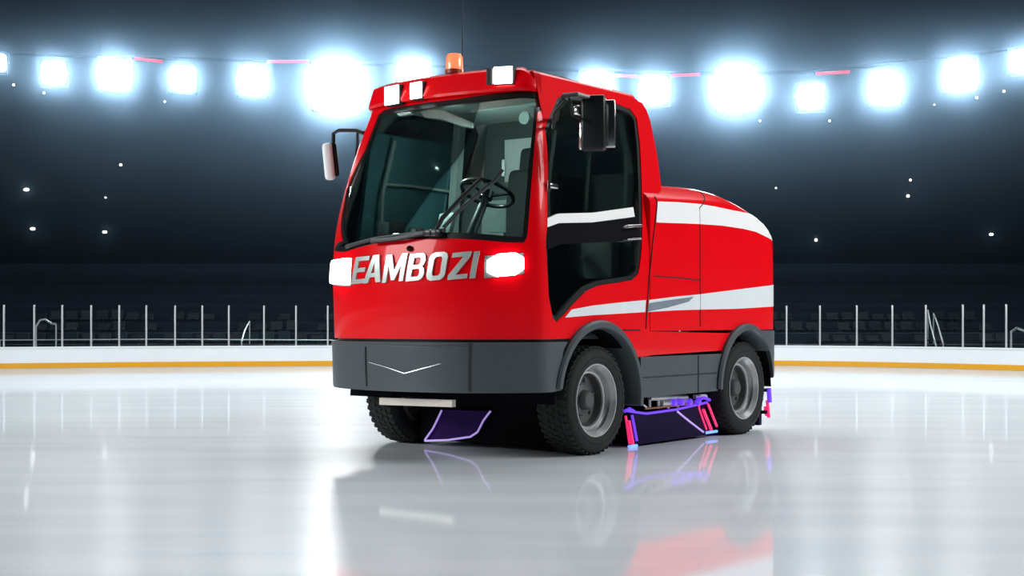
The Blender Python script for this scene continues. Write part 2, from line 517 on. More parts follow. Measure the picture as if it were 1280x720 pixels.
# controls display beside the wheel
bm = bmesh.new(); box(bm, -.55, .98, 1.70, .05, .14, .20, .012, Matrix.Rotation(.35, 4, 'Y')); o = obj('control_panel', bm, M['innerl'], V_); 
bm = bmesh.new(); tube(bm, [(-.6, .98, 1.45), (-.55, .98, 1.62)], .015); obj('stalk', bm, M['dgrey'], o)
bm = bmesh.new(); box(bm, -.60, 1.42, 1.64, .09, .12, .24, .02); obj('dash_unit', bm, M['black'], V_)
bm = bmesh.new(); box(bm, -.58, 1.25, 1.60, .09, .10, .20, .02); obj('dash_unit', bm, M['black'], V_)
bm = bmesh.new(); box(bm, -.55, 1.58, 1.60, .09, .16, .30, .02, Matrix.Rotation(.3, 4, 'X')); obj('dash_cover', bm, M['innerl'], V_)
# driver's seat
bm = bmesh.new()
box(bm, .10, .86, 1.38, .5, .52, .14, .05, seg=3)
seat = obj('seat', bm, M['seat'], V_)
bm = bmesh.new(); box(bm, .38, .86, 1.82, .14, .50, .78, .055, Matrix.Rotation(.15, 4, 'Y'), 3); obj('seat_back', bm, M['seat'], seat)
bm = bmesh.new(); box(bm, .45, .86, 2.26, .10, .32, .24, .04, Matrix.Rotation(.15, 4, 'Y'), 3); obj('headrest', bm, M['seat'], seat)
bm = bmesh.new(); box(bm, .10, .86, 1.11, .3, .3, .42, .02); obj('seat_pedestal', bm, M['dgrey'], seat)
for s in (.57, 1.15):
    bm = bmesh.new(); box(bm, .16, s, 1.60, .36, .06, .06, .02); obj('armrest', bm, M['seat'], seat)
# inner pillars and trim seen through the windscreen
bm = bmesh.new()
tube(bm, [(.50, 1.80, .95), (.50, 1.78, 1.8), (.46, 1.70, 2.3), (.40, 1.62, 2.64)], .05, 4); obj('inner_pillar', bm, M['innerl'], V_)
bm = bmesh.new()
box(bm, .66, 1.34, 1.50, .03, .5, 1.0, .01); o = obj('lining_panel', bm, M['innerl'], V_)
bm = bmesh.new(); box(bm, .99, 1.47, 2.355, .015, .34, .44, .01); obj('window_glow_panel', bm, M['innerw'], V_)  # white sheet stands in for brightness through the rear window
bm = bmesh.new(); box(bm, .62, 1.22, 2.02, .04, .05, .26, .015); box(bm, .62, 1.33, 2.26, .03, .03, .14, .008); obj('wall_fitting', bm, M['innerw'], V_)
# opaque teal sheet, its colour stands in for light through the far door glass
bm = bmesh.new()
pl = cab(-3.9, 2.3)
box(bm, .02, 1.885, 2.0, 1.0, .02, .98, .03, Matrix.Rotation(.17, 4, 'X')); obj('far_glass_sheet', bm, M['teal'], V_)
bm = bmesh.new(); tube(bm, [(-.32, 1.80, 2.08), (.0, 1.80, 2.09), (.5, 1.80, 2.08)], .012); tube(bm, [(-.33, 1.84, 1.45), (-.34, 1.81, 2.0), (-.27, 1.74, 2.43)], .014); obj('far_door_rail', bm, M['innerl'], V_)
# sun visors / overhead console
def flatpoly(name, pxs, u, m, th=.012):
    bm = bmesh.new(); a = [bm.verts.new(at_u(x, y, u)) for x, y in pxs]; b = [bm.verts.new(v.co+Vector((th, 0, -th*.3))) for v in a]
    bm.faces.new(a); bm.faces.new(b[::-1])
    for i in range(len(a)): bm.faces.new((a[i], b[i], b[(i+1) % len(a)], a[(i+1) % len(a)]))
    bmesh.ops.recalc_face_normals(bm, faces=bm.faces); return obj(name, bm, m, V_, smooth=False)
flatpoly('sun_visor', [(525, 139), (536, 136), (556, 138), (574, 146), (592, 154), (591, 159), (574, 156), (552, 148), (530, 146)], -.38, M['innerw'])
flatpoly('sun_visor', [(604, 127), (640, 122), (666, 120), (671, 127), (652, 131), (628, 134), (606, 137), (588, 139)], -.40, M['innerl'])
flatpoly('clipboard', [(621, 264), (632, 260), (631, 290), (611, 290)], -.5, M['innerl'])
bm = bmesh.new(); tube(bm, [(.90, .36, 2.66), (.90, .27, 2.3), (.88, .2, 1.9), (.88, .2, 2.02)][:3], .04, 4); obj('inner_pillar', bm, M['innerl'], V_)
bm = bmesh.new(); box(bm, .60, .42, 1.47, .12, .42, .30, .02); obj('pale_bulkhead_block', bm, M['innerl'], V_)  # added pale block, its tone stands in for a lighter bulkhead
bm = bmesh.new(); lathe(bm, [(.05, -.02), (.05, 0), (.03, .02)], 'x', 20, (.1, .72, 2.56)); obj('unlit_disc', bm, M['innerl'], V_)  # invented unlit disc, put in along with the cab fill

# wipers
def wiper(pts_arm, blade, name='wiper'):
    bm = bmesh.new(); tube(bm, [cab_off(*cpx(*p), .045) for p in pts_arm], .017)
    box(bm, *cab_off(*cpx(*pts_arm[0]), .03), .08, .08, .05, .015)
    w = obj(name, bm, M['black'], V_)
    bm = bmesh.new(); tube(bm, [cab_off(*cpx(*p), .022) for p in blade], .015, 6); obj('wiper_blade', bm, M['dgrey'], w)
    return w
wiper([(547, 293), (556, 276), (580, 250), (603, 228)], [(556, 286), (572, 268), (594, 248), (618, 228), (628, 214)])
wiper([(540, 293), (500, 301), (470, 304)], [(558, 289), (516, 294), (470, 300), (436, 309)])
bm = bmesh.new(); p = cab_off(*cpx(513, 311), .01); lathe(bm, [(.02, -.01), (.022, .0), (.012, .022), (.004, .03)], 'x', 14, (p.x, p.y, p.z))
for v in bm.verts: v.co.x = p.x-(v.co.x-p.x)
obj('washer_nozzle', bm, M['black'], V_)

# ------------------------------------------------------------------ lettering
GL = {
 'E': ([(0, 0), (1, 0), (1, .16), (.3, .16), (.3, .42), (.86, .42), (.86, .58), (.3, .58), (.3, .84), (1, .84), (1, 1), (0, 1)], []),
 'A': ([(0, 0), (.27, 0), (.35, .2), (.65, .2), (.73, 0), (1, 0), (.68, 1), (.32, 1)], [[(.40, .35), (.60, .35), (.5, .76)]]),
 'M': ([(0, 0), (.2, 0), (.2, .62), (.42, .06), (.58, .06), (.8, .62), (.8, 0), (1, 0), (1, 1), (.75, 1), (.5, .42), (.25, 1), (0, 1)], []),
 'B': ([(0, 0), (.74, 0), (.92, .08), (1, .25), (.95, .42), (.82, .51), (.92, .61), (.96, .75), (.88, .92), (.72, 1), (0, 1)],
       [[(.28, .15), (.64, .15), (.71, .22), (.71, .36), (.64, .43), (.28, .43)], [(.28, .58), (.62, .58), (.68, .65), (.68, .78), (.62, .85), (.28, .85)]]),
 'O': ([(.25, 0), (.75, 0), (.93, .07), (1, .2), (1, .8), (.93, .93), (.75, 1), (.25, 1), (.07, .93), (0, .8), (0, .2), (.07, .07)], [[(.37, .16), (.63, .16), (.72, .24), (.72, .76), (.63, .84), (.37, .84), (.28, .76), (.28, .24)]]),
 'Z': ([(0, 0), (1, 0), (1, .17), (.38, .17), (1, .83), (1, 1), (.03, 1), (.03, .83), (.62, .83), (0, .17)], []),
 'I': ([(0, 0), (1, 0), (1, 1), (0, 1)], [])}
def glyph(ch, corners):
    tl, tr, br, bl = [cpx(*c) for c in corners]
    f = lambda p: lerp(lerp(bl, br, p[0]), lerp(tl, tr, p[0]), p[1])
    o, hs = GL[ch]; bm = bmesh.new()
    panel(bm, cab_off, [f(p) for p in o], [[f(p) for p in h] for h in hs], .016, .014, .03)
    return obj('letter', bm, M['letter'], V_, auto=25)
sh = 3
for ch, xl, xr, yt, yb in (('E', 444, 461, 321, 354.5), ('A', 459, 480, 319, 353.5), ('M', 482, 508, 318, 352.5), ('B', 511, 533, 317, 351), ('O', 536, 559, 315.5, 350.5), ('Z', 563, 587, 315.5, 349), ('I', 590, 597, 314.5, 348)):
    k = (xr-xl)*.05
    glyph(ch, [(xl+sh, yt+k), (xr+sh, yt-k), (xr-sh, yb-k), (xl-sh, yb+k)])

# headlights
def headlight(px, core):
    poly = cabpoly(px)
    bm = bmesh.new(); panel(bm, cab_off, poly, [], .03, .006, .04); h = obj('headlight', bm, M['lampd'], V_)
    bm = bmesh.new(); panel(bm, cab_off, rnd(cabpoly(core), 1) if px[0][0] > 500 else cabpoly(core), [], .02, .026, .03); obj('headlight_lens', bm, M['lamp'], h)
headlight([(606, 320), (654, 316), (655, 342), (605, 348)], [(609, 319), (654, 315), (655, 343), (609, 347)])
headlight([(419, 325), (441, 322), (439, 358), (419, 354)], [(419, 326), (438, 323), (436, 356), (419, 352)])

# roof work lamps
def on_visor(t, z):
    p = cab(t, 2.70); n = surf_n(cab, t, 2.68)
    if n.dot(p-CN) < 0: n = -n
    n.z = 0; n.normalize(); return p, n
def worklamp(x, y, wpx, hpx, label=None):
    # find skin parameter under the lamp
    t = min([-1.0-.01*i for i in range(240)], key=lambda t: abs(w2p(*(on_visor(t, 0)[0]+on_visor(t, 0)[1]*.08))[0]-x))
    p, n = on_visor(t, 0); q = p+n*.085
    Yd = ORG.y+q.x*DY+q.y*DX; z = CAMZ+(HOR-y)/F*Yd
    w = wpx/F*Yd; h = hpx/F*Yd
    a = math.atan2(n.y, n.x); R = Matrix.Rotation(a, 4, 'Z')
    bm = bmesh.new(); c = p+n*.035; box(bm, c.x, c.y, z, .09, w*1.1, h*1.02, .012, R)
    L = obj('work_lamp', bm, M['dgrey'], V_)
    bm = bmesh.new(); c = p+n*.085; box(bm, c.x, c.y, z, .015, w*.98, h*.92, .006, R); obj('lamp_lens', bm, M['lamp'], L)
    bm = bmesh.new(); tube(bm, [(p.x+n.x*.02, p.y+n.y*.02, z-h*.5), (p.x, p.y, z-h*.5-.03)], .01); obj('lamp_bracket', bm, M['dgrey'], L)
worklamp(629, 94, 25, 23)
worklamp(521, 113, 20, 22)
worklamp(490, 119, 27, 25)
bm = bmesh.new(); tube(bm, [at_u(612, 86, -.72), at_u(612, 106, -.72)], .022, 8); obj('lamp_end', bm, M['dgrey'], V_)

# beacon and aerial
b0 = at_u(568, 93, -.50)
bm = bmesh.new(); lathe(bm, [(.085, -.06), (.085, 0), (.062, .015), (.062, .02)], 'z', 28, (b0[0], b0[1], b0[2]-.01)); be = obj('beacon', bm, M['dgrey'], V_)
bm = bmesh.new(); lathe(bm, [(.064, .0), (.066, .02), (.063, .125), (.05, .148), (.02, .155), (0, .156)], 'z', 32, (b0[0], b0[1], b0[2]+.002)); obj('amber_dome', bm, M['amber'], be)
bm = bmesh.new(); lathe(bm, [(.067, .0), (.0675, .03), (.03, .055), (0, .06)], 'z', 20, (b0[0]-.006, b0[1], b0[2]+.0)); 
obj('beacon_core', bm, M['amberd'], be)
a0 = at_u(578, 92, -.42)
bm = bmesh.new(); tube(bm, [(a0[0], a0[1], 2.70), (a0[0], a0[1], 2.80), (a0[0], a0[1], 2.86), (a0[0], a0[1]-.002, 3.6)], [.02, .016, .006, .003], 8); obj('aerial', bm, M['black'], V_)

# ------------------------------------------------------------------ mirrors
# far side mirror
def vp(x, y, v): return Vector(at_v(x, y, v))
bm = bmesh.new()
tube(bm, [vp(455, 166, 1.84), vp(446, 163, 2.0), vp(424, 163, 2.2), vp(417, 167, 2.26), vp(416, 185, 2.27), vp(415, 196, 2.27)], .016, 8)
tube(bm, [vp(447, 163, 2.0), vp(447, 180, 1.99), vp(445, 196, 1.98)], .012, 8)
arm = obj('mirror_arm', bm, M['black'], V_)
c = vp(411, 202, 2.27)
bm = bmesh.new(); box(bm, c.x, c.y, c.z, .07, .085, .30, .03, Matrix.Rotation(.7, 4, 'Z') @ Matrix.Rotation(-.10, 4, 'X'), 3); mh = obj('mirror_housing', bm, M['innerw'], arm)
bm = bmesh.new(); c2 = vp(417, 200, 2.24); box(bm, c2.x, c2.y, c2.z, .03, .07, .27, .02, Matrix.Rotation(.7, 4, 'Z') @ Matrix.Rotation(-.10, 4, 'X'), 3); obj('mirror_back', bm, M['black'], arm)
# near side mirror
bm = bmesh.new()
tube(bm, [cab_off(*cpx(694, 150), .01), vp(697, 132, -.05), vp(705, 119, -.14), vp(722, 118, -.24), vp(736, 122, -.26)], .017, 8)
tube(bm, [cab_off(*cpx(690, 160), .01), vp(694, 140, -.06), vp(708, 124, -.14)], .014, 8)
tube(bm, [vp(712, 122, -.16), vp(716, 145, -.18), vp(730, 150, -.25)], .012, 8)
arm = obj('mirror_arm', bm, M['black'], V_)
bm = bmesh.new(); c = vp(742, 154, -.27); box(bm, c.x, c.y, c.z, .10, .17, .385, .02, Matrix.Rotation(.45, 4, 'Z'), 3); mh = obj('mirror_housing', bm, M['black'], arm)
bm = bmesh.new(); c = vp(757, 155, -.27); box(bm, c.x, c.y, c.z, .03, .14, .34, .012, Matrix.Rotation(.45, 4, 'Z'), 3); obj('mirror_face', bm, M['chrome'], arm)
bm = bmesh.new(); p = vp(722, 138, -.16); box(bm, p.x, p.y, p.z, .05, .05, .07, .015, seg=2); obj('mirror_clamp', bm, M['chrome'], arm)
bm = bmesh.new(); p = vp(727, 170, -.10); box(bm, p.x, p.y, p.z, .035, .03, .2, .01, seg=2); obj('mirror_bracket', bm, M['chrome'], arm)

# ------------------------------------------------------------------ bumper (front)
bm = bmesh.new()
fa = [p for p in arch(.03, .42, .60, .60, rd(12), rd(172), 26) if p[0] < -.30 and p[1] > .5][::1]
bo = [(p[0], p[1]) for p in fa if p[1] < ZB-.01]
bo = [(-.46, .845)] + bo + [(-.575, .50)]
outl = bo + [(-.6-.1*i, .505-.012*math.sin(min(1, i/6)*PI/2)) for i in range(1, 32)]
outl += mirror_poly(bo)[::-1]
outl += [(-3.8+.1*i, .845) for i in range(1, 33)]
panel(bm, cab_off, outl, [], .05, .02, .055)
bump = obj('front_bumper', bm, M['grey'], V_)
# top lip gap + seams on the bumper
def strip(pts, S, wdt, off, m, name, parent, thick=.004, pxf=None):
    """thin strip following photo points on the skin"""
    bm = bmesh.new()
    q = [pxf(*p) for p in pts]; fine = []
    for a, b in zip(q, q[1:]):
        k = max(1, int(math.hypot(a[0]-b[0], a[1]-b[1])/.04)); fine += [lerp(a, b, j/k) for j in range(k)]
    fine.append(q[-1])
    tube(bm, [S(*p, off) for p in fine], wdt, 6)
    return obj(name, bm, m, parent)
for pts in ([(433, 430), (435, 478)], [(459.5, 433), (461, 482)], [(588, 428), (587.5, 489)]):
    strip(pts, cab_off, .006 if pts[0][0] < 440 else .010, .019, M['black'], 'bumper_seam', bump, pxf=cpx)
strip([(464, 452), (485, 458), (508, 466), (530, 460), (553, 454)], cab_off, .006, .021, M['steel'], 'bumper_crease', bump, pxf=cpx)
strip([(462, 430), (530, 433), (586, 431)], cab_off, .006, .020, M['grey'], 'bumper_ridge', bump, pxf=cpx)
# dark recess behind the gap
bm = bmesh.new(); panel(bm, cab_off, [(-.5, .82), (-3.9, .82), (-3.9, .90), (-.5, .90)], [], .02, -.03, .08); obj('bumper_gap', bm, M['black'], V_)

# cream lamp strip under bumper
pA, pB, pC, pD = [Vector(at_u(*p, -.98)) for p in ((474, 497), (565, 500), (565, 509), (474, 506))]
bm = bmesh.new()
vs1 = [bm.verts.new(p) for p in (pA, pB, pC, pD)]; vs2 = [bm.verts.new(p+Vector((.04, 0, 0))) for p in (pA, pB, pC, pD)]
bm.faces.new(vs1); bm.faces.new(vs2[::-1])
for i in range(4): bm.faces.new((vs1[i], vs2[i], vs2[(i+1) % 4], vs1[(i+1) % 4]))
bmesh.ops.recalc_face_normals(bm, faces=bm.faces); o = obj('lamp_strip', bm, M['cream'], V_, smooth=False); o['label'] = 'cream bar under the bumper'

# ------------------------------------------------------------------ rear body
us_ = [.76, .9, 1.1, 1.3, 1.5, 1.7, 1.9, 2.1, 2.3, 2.45, 2.6, 2.7, 2.8, 2.86, 2.91, 2.95, 2.98, 2.995]
bm = bmesh.new(); rings = []
for u in us_:
    zt = interp(T_ZT, u); z1 = zt-.19
    zz = [.915, 1.1, 1.3, 1.5, 1.7] + [z1-(.01)] + [z1+.19*math.sin(PI/2*k/8) for k in range(0, 9)]
    pts = [rear(u, z) for z in zz]
    last = pts[-1]
    pts += [Vector((u, last.y+(W/2-last.y)*.5, zt+.012)), Vector((u, W/2, zt+.018))]
    pts += [Vector((p.x, W-p.y, p.z)) for p in reversed(pts[:-1])]
    rings.append([bm.verts.new(p) for p in pts])
for a, b in zip(rings, rings[1:]):
    for k in range(len(a)-1): bm.faces.new((a[k], a[k+1], b[k+1], b[k]))
    bm.faces.new((a[-1], a[0], b[0], b[-1]))
bm.faces.new(rings[0]); bm.faces.new(rings[-1][::-1]); bmesh.ops.recalc_face_normals(bm, faces=bm.faces)
body = obj('rear_body', bm, M['red'], V_)
# lower red valance (near, far) with arch cut
AR = dict(cu=2.34, cz=.40, ru=.53, rz=.56)
ra = [p for p in arch(AR['cu'], AR['cz'], AR['ru'], AR['rz'], rd(165), rd(40), 22) if p[1] > .725]
valp = [(.755, .905), (.755, .725), (1.80, .725)] + [p for p in ra if p[1] < .905 and p[0] < AR['cu']]
def flat(u, z, off): return Vector((u, interp(T_VE, u)-off, z))
def flatfar(u, z, off): return Vector((u, W-interp(T_VE, u)+off, z))
for S in (flat, flatfar):
    bm = bmesh.new()
    panel(bm, S, [(.755, .912), (.755, .725), ra[0]]+[p for p in ra if p[1] < .912 and p[0] < AR['cu']], [], .05, -.002, .06)
    obj('side_valance', bm, M['red'], V_)

# decals on side
def decal(poly, S, m, parent, name='stripe', off=.004, thick=.003, step=.05):
    bm = bmesh.new(); panel(bm, S, poly, [], thick, off, step); return obj(name, bm, m, parent)
o = decal(rearpoly([(821, 252), (848, 253), (873, 255), (892, 258), (911, 262), (930, 266), (946, 272), (957, 277), (966, 284), (968, 305), (957, 296), (945, 290), (929, 286), (902, 282), (873, 280), (848, 279), (820, 278)]), rear_off, M['white_stripe'], body)
o['label'] = 'white stripe curving along the upper body'
o = decal(rearpoly([(811, 375), (842, 371), (873, 368), (920, 362), (968, 356), (969, 383), (920, 386), (873, 387), (842, 388), (809, 390)]), rear_off, M['stripe'], body); o['label'] = 'silver stripe along the lower body'
o = decal(rearpoly([(811, 379), (830, 376), (866, 371), (860, 377), (835, 384), (809, 389.5)]), rear_off, M['swoosh'], body, off=.008); o['label'] = 'dark grey flash on the silver stripe'
o = decal(cabpoly([(714, 387), (740, 382), (775, 378), (807, 375), (806, 390), (775, 392), (740, 394), (706, 397)]), cab_off, M['stripe'], shell); o['label'] = 'silver stripe below the door'
# panel gaps
for pts in ([(873, 239), (874, 260), (875, 300), (875, 350), (875, 408)], [(817, 345), (845, 347), (874, 350)]):
    strip([p for p in pts], rear_off, .005, .001, M['seam'], 'panel_gap', body, pxf=rpx)
strip([(818, 246), (816, 300), (811, 350), (808, 392), (807, 411)], rear_off, .006, .002, M['seam'], 'panel_gap', body, pxf=rpx)
strip([(779, 412.5), (800, 412.8)], cab_off, .006, .0, M['seam'], 'panel_gap', shell, pxf=cpx)

# ------------------------------------------------------------------ grey skirts, arches, rear bumper
def archlip(cu, cz, ru, rz, a0, a1, name='wheel_arch', far=False, wd=.06):
    bm = bmesh.new(); rings = []
    n = 28
    for i in range(n+1):
        a = a0+(a1-a0)*i/n
        ring = []
        for dr, dv in ((-wd, .18), (-wd, -.03), (-wd+.012, -.045), (-.012, -.045), (.004, -.028), (.004, .10)):
            x = cu+(ru+dr)*math.cos(a); z = cz+(rz+dr)*math.sin(a)
            v = dv if not far else W-dv
            ring.append(bm.verts.new((x, v, z)))
        rings.append(ring)
    for p, q in zip(rings, rings[1:]):
        for k in range(6): bm.faces.new((p[k], p[(k+1) % 6], q[(k+1) % 6], q[k]))
    bm.faces.new(rings[0]); bm.faces.new(rings[-1][::-1]); bmesh.ops.recalc_face_normals(bm, faces=bm.faces)
    return obj(name, bm, M['grey'], V_)
for far in (False, True):
    archlip(.03, .42, .575, .575, rd(-8), rd(170), far=far)
    archlip(AR['cu'], AR['cz'], .535, .565, rd(40), rd(178), far=far)
    # inner dark well
    for cu in (.03, 2.34):
        bm = bmesh.new(); rings = []
        for i in range(17):
            a = PI*i/16
            rings.append([bm.verts.new((cu+.53*math.cos(a), (v if not far else W-v), .40+.53*math.sin(a))) for v in (.02, .46)])
        for p, q in zip(rings, rings[1:]): bm.faces.new((p[0], p[1], q[1], q[0]))
        bm.faces.new([r[1] for r in rings]); obj('wheel_well', bm, M['matte'], V_)
    S = flat if not far else flatfar
    bm = bmesh.new(); panel(bm, S, [(.60, .715), (.615, .40), (1.82, .405), (1.80, .50), (1.84, .62), (1.90, .715)], [], .12, .012, .08)
    sk = obj('side_skirt', bm, M['grey'], V_)
    bm = bmesh.new(); 
    for pts in ([(1.49, .71), (1.49, .41)], ):
        tube(bm, [S(*p, .013) for p in pts], .005, 6)
    tube(bm, [S(u, .555, .012) for u in (.62, 1.2, 1.79)], .006, 6)
    obj('skirt_seam', bm, M['black'], sk)
    # rear corner of bumper
    bm = bmesh.new()
    rb = [(p[0], p[1]) for p in arch(AR['cu'], AR['cz'], .54, .57, rd(8), rd(64), 12)]
    panel(bm, S, rb+[(2.62, .908), (2.985, .905), (2.985, .68), (2.95, .58), (2.91, .50)], [], .08, .012, .05)
    obj('rear_bumper', bm, M['grey'], V_)
bm = bmesh.new(); box(bm, 2.88, W/2, .70, .1, 1.6, .38, .03, seg=3); obj('rear_crossmember', bm, M['grey'], V_)

# chassis
bm = bmesh.new()
box(bm, 1.0, W/2, .62, 3.5, .9, .28, .02); box(bm, 1.22, W/2, .60, 1.15, 1.68, .30, .02)
box(bm, -.55, W/2, .62, .7, 1.1, .22, .02)
obj('chassis', bm, M['matte'], V_)
for cu in (.06, 2.38):
    bm = bmesh.new(); tube(bm, [(cu, .3, .40), (cu, W-.3, .40)], .06, 12); obj('axle', bm, M['dgrey'], V_)
bm = bmesh.new(); box(bm, .28, W/2, .27, .66, 1.32, .46, .03); obj('underbody_blocker', bm, M['matte'], V_)  # added black box, stops light showing through under the bumper
bm = bmesh.new(); box(bm, 1.25, 1.1, .24, 1.2, 1.5, .40, .03); obj('curtain_backing', bm, M['matte'], V_)  # added black box behind the side curtain, keeps the underside dark
bm = bmesh.new(); box(bm, 2.4, W/2, .27, .8, 1.3, .42, .03); obj('auger_box', bm, M['matte'], V_)

# ------------------------------------------------------------------ wheels
def wheel(cu, far):
    s = -1 if far else 1
    vb = .02 if not far else W-.02          # outer face
    w = .30; R = .405
    def pr(prof): return [(r, vb+s*h) for r, h in prof]
    bm = bmesh.new()
    lathe(bm, pr([(.235, .05), (.262, .012), (.272, .012), (.272, .03), (.262, .045), (.245, .06), (.23, .10), (.225, .28)]), 'y', 56, (cu, 0, R), cap=False)
    lathe(bm, pr([(.233, .10), (.215, .085), (.20, .088), (.192, .11), (.185, .16), (.12, .165), (.11, .16), (.0, .16)]), 'y', 56, (cu, 0, R), cap=False)
    rim = obj('wheel', bm, M['rim'], V_)
    bm = bmesh.new()
    lathe(bm, pr([(.192, .098), (.180, .15), (.12, .152), (.115, .14), (.075, .13), (.07, .09), (.055, .075), (0, .072)]), 'y', 40, (cu, 0, R), cap=False)
    for k in range(6):
        a = 2*PI*k/6+.3
        bx, bz = cu+.145*math.cos(a), R+.145*math.sin(a)
        tube(bm, [(bx, vb+s*.155, bz), (bx, vb+s*.135, bz)], .014, 6)
    obj('wheel_hub', bm, M['rimd'], rim)
    bm = bmesh.new()
    rr = pr([(.262, .035), (.275, .008), (.30, -.004), (.335, -.004), (.368, .008), (.388, .028), (.397, .055), (.400, .10), (.401, .15), (.400, .20), (.397, w-.055), (.388, w-.028), (.368, w-.008), (.33, w), (.262, w-.02)])
    lathe(bm, rr, 'y', 72, (cu, 0, R), cap=False)
    # tread lugs
    n = 44
    for k in range(n):
        a = 2*PI*k/n
        for j, (h, da) in enumerate(((.045, 0), (.10, .5), (.15, 0), (.20, .5), (w-.045, 0))):
            aa = a+da*2*PI/n
            rr_ = .4015 if j not in (0, 4) else .396
            Mx = Matrix.Translation((cu, vb+s*h, R)) @ Matrix.Rotation(-aa, 4, 'Y') @ Matrix.Translation((rr_, 0, 0))
            sub = bmesh.ops.create_cube(bm, size=1)
            for v in sub['verts']: v.co = Mx @ (Matrix.Rotation((.35 if j % 2 else -.35), 4, 'X') @ Vector((v.co.x*.012, v.co.y*.040, v.co.z*.034)))
    # sidewall ridges
    lathe(bm, pr([(.318, -.001), (.322, -.007), (.326, -.001)]), 'y', 72, (cu, 0, R), cap=False)
    obj('tyre', bm, M['tyre'], rim, auto=35)
for cu in (.06, 2.38):
    for far in (False, True): wheel(cu, far)

# ------------------------------------------------------------------ lit frames under the vehicle
def ground(x, y, z=0.0):
    r = ((x-640)/F, (HOR-y)/F); t = (z-CAMZ)/r[1]
    X, Y = t*r[0]-ORG.x, t-ORG.y
    return Vector((X*DX+Y*DY, -X*DY+Y*DX, z))
# side conditioner between the wheels (plane v=.12)
v0 = .14
def L(x, y, dv=0): return Vector(at_v(x, y, v0+dv))
def g0(p, z=.012): return Vector((p.x, p.y, max(z, p.z)))
bm = bmesh.new()   # curtain
cp = [L(790, 518), (L(882, 506)), g0(L(886, 544), .02), g0(L(794, 559), .02)]
a = [bm.verts.new(p) for p in cp]; b = [bm.verts.new(p+Vector((0, .05, 0))) for p in cp]
bm.faces.new(a); bm.faces.new(b[::-1])
for i in range(4): bm.faces.new((a[i], b[i], b[(i+1) % 4], a[(i+1) % 4]))
bmesh.ops.recalc_face_normals(bm, faces=bm.faces); cond = obj('ice_conditioner', bm, M['curtain'], V_, smooth=False)
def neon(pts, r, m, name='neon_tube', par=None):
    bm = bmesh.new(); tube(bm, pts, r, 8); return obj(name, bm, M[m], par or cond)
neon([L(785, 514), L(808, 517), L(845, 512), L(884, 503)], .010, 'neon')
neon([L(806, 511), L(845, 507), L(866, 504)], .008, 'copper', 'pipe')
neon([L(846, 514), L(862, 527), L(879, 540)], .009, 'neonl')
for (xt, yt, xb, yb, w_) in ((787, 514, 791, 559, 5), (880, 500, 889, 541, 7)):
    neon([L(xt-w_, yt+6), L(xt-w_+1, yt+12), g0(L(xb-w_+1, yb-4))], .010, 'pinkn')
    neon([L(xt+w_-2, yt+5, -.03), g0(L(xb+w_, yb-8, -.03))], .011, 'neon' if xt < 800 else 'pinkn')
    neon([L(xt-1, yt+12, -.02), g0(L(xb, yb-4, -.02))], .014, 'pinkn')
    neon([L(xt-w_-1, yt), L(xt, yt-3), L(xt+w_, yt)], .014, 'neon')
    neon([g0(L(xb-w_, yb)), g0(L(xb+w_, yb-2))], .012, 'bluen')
# machinery above the bar
bm = bmesh.new()
for (x0, x1, y, th) in ((812, 858, 498, .020), (825, 842, 504, .034), (868, 882, 496, .02), (848, 862, 501, .026), (866, 874, 503, .02)):
    p, q = L(x0, y, .03), L(x1, y-(x1-x0)*.03, .03); tube(bm, [p, q], th, 10)
for x in (812, 823, 835, 847, 858, 870): p = L(x, 500, .02); tube(bm, [p, p+Vector((0, 0, -.07))], .012, 8)
tube(bm, [L(790, 500, .0), L(800, 503, 0), L(808, 509, 0)], .008, 8)
obj('hydraulic_cylinder', bm, M['bsteel'], cond)
for x in (843, 852, 862, 873):
    bm = bmesh.new(); p = L(x, 503, -.01); box(bm, p.x, p.y, p.z, .05, .04, .05, .008); obj('glow_valve_block', bm, M['neon'], cond)  # blocks emit violet to imitate light falling on them from the tubes
# front curtain between the front wheels
uf = -.10
def Uf(x, y, du=0): return Vector(at_u(x, y, uf+du))
bm = bmesh.new(); cp = [Uf(553, 512), Uf(610, 514), Uf(590, 546), Uf(534, 549)]
cp = [Vector((p.x, p.y, max(.015, p.z))) for p in cp]
a = [bm.verts.new(p) for p in cp]; b = [bm.verts.new(p+Vector((.05, 0, 0))) for p in cp]
bm.faces.new(a); bm.faces.new(b[::-1])
for i in range(4): bm.faces.new((a[i], b[i], b[(i+1) % 4], a[(i+1) % 4]))
bmesh.ops.recalc_face_normals(bm, faces=bm.faces); fc = obj('front_curtain', bm, M['violet'], V_, smooth=False)
def gz(p, z=.012): return Vector((p.x, p.y, max(z, p.z)))
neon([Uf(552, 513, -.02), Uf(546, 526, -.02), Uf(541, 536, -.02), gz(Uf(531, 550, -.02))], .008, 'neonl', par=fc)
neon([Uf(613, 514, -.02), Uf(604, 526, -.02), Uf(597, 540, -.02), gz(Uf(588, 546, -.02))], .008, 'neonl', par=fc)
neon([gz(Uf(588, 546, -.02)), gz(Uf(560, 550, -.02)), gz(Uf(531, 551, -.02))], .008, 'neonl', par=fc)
# rear lit frame
def Lr(x, y, v=.25):
    p = Vector(at_u(x, y, 3.0)); p.z = max(p.z, .03); return p
bm = bmesh.new(); box(bm, 2.94, W/2, .24, .06, 1.71, .40, .01); rc = obj('rear_conditioner', bm, M['curtain'], V_)
for zb in (.36, .16):
    bm = bmesh.new(); box(bm, 2.98, .14, zb, .07, .05, .03); obj('bracket', bm, M['curtain'], rc)
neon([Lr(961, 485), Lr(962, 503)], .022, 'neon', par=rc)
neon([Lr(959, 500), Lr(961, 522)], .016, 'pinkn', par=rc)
neon([Lr(956, 508), Lr(958, 520)], .012, 'pinkn', par=rc)

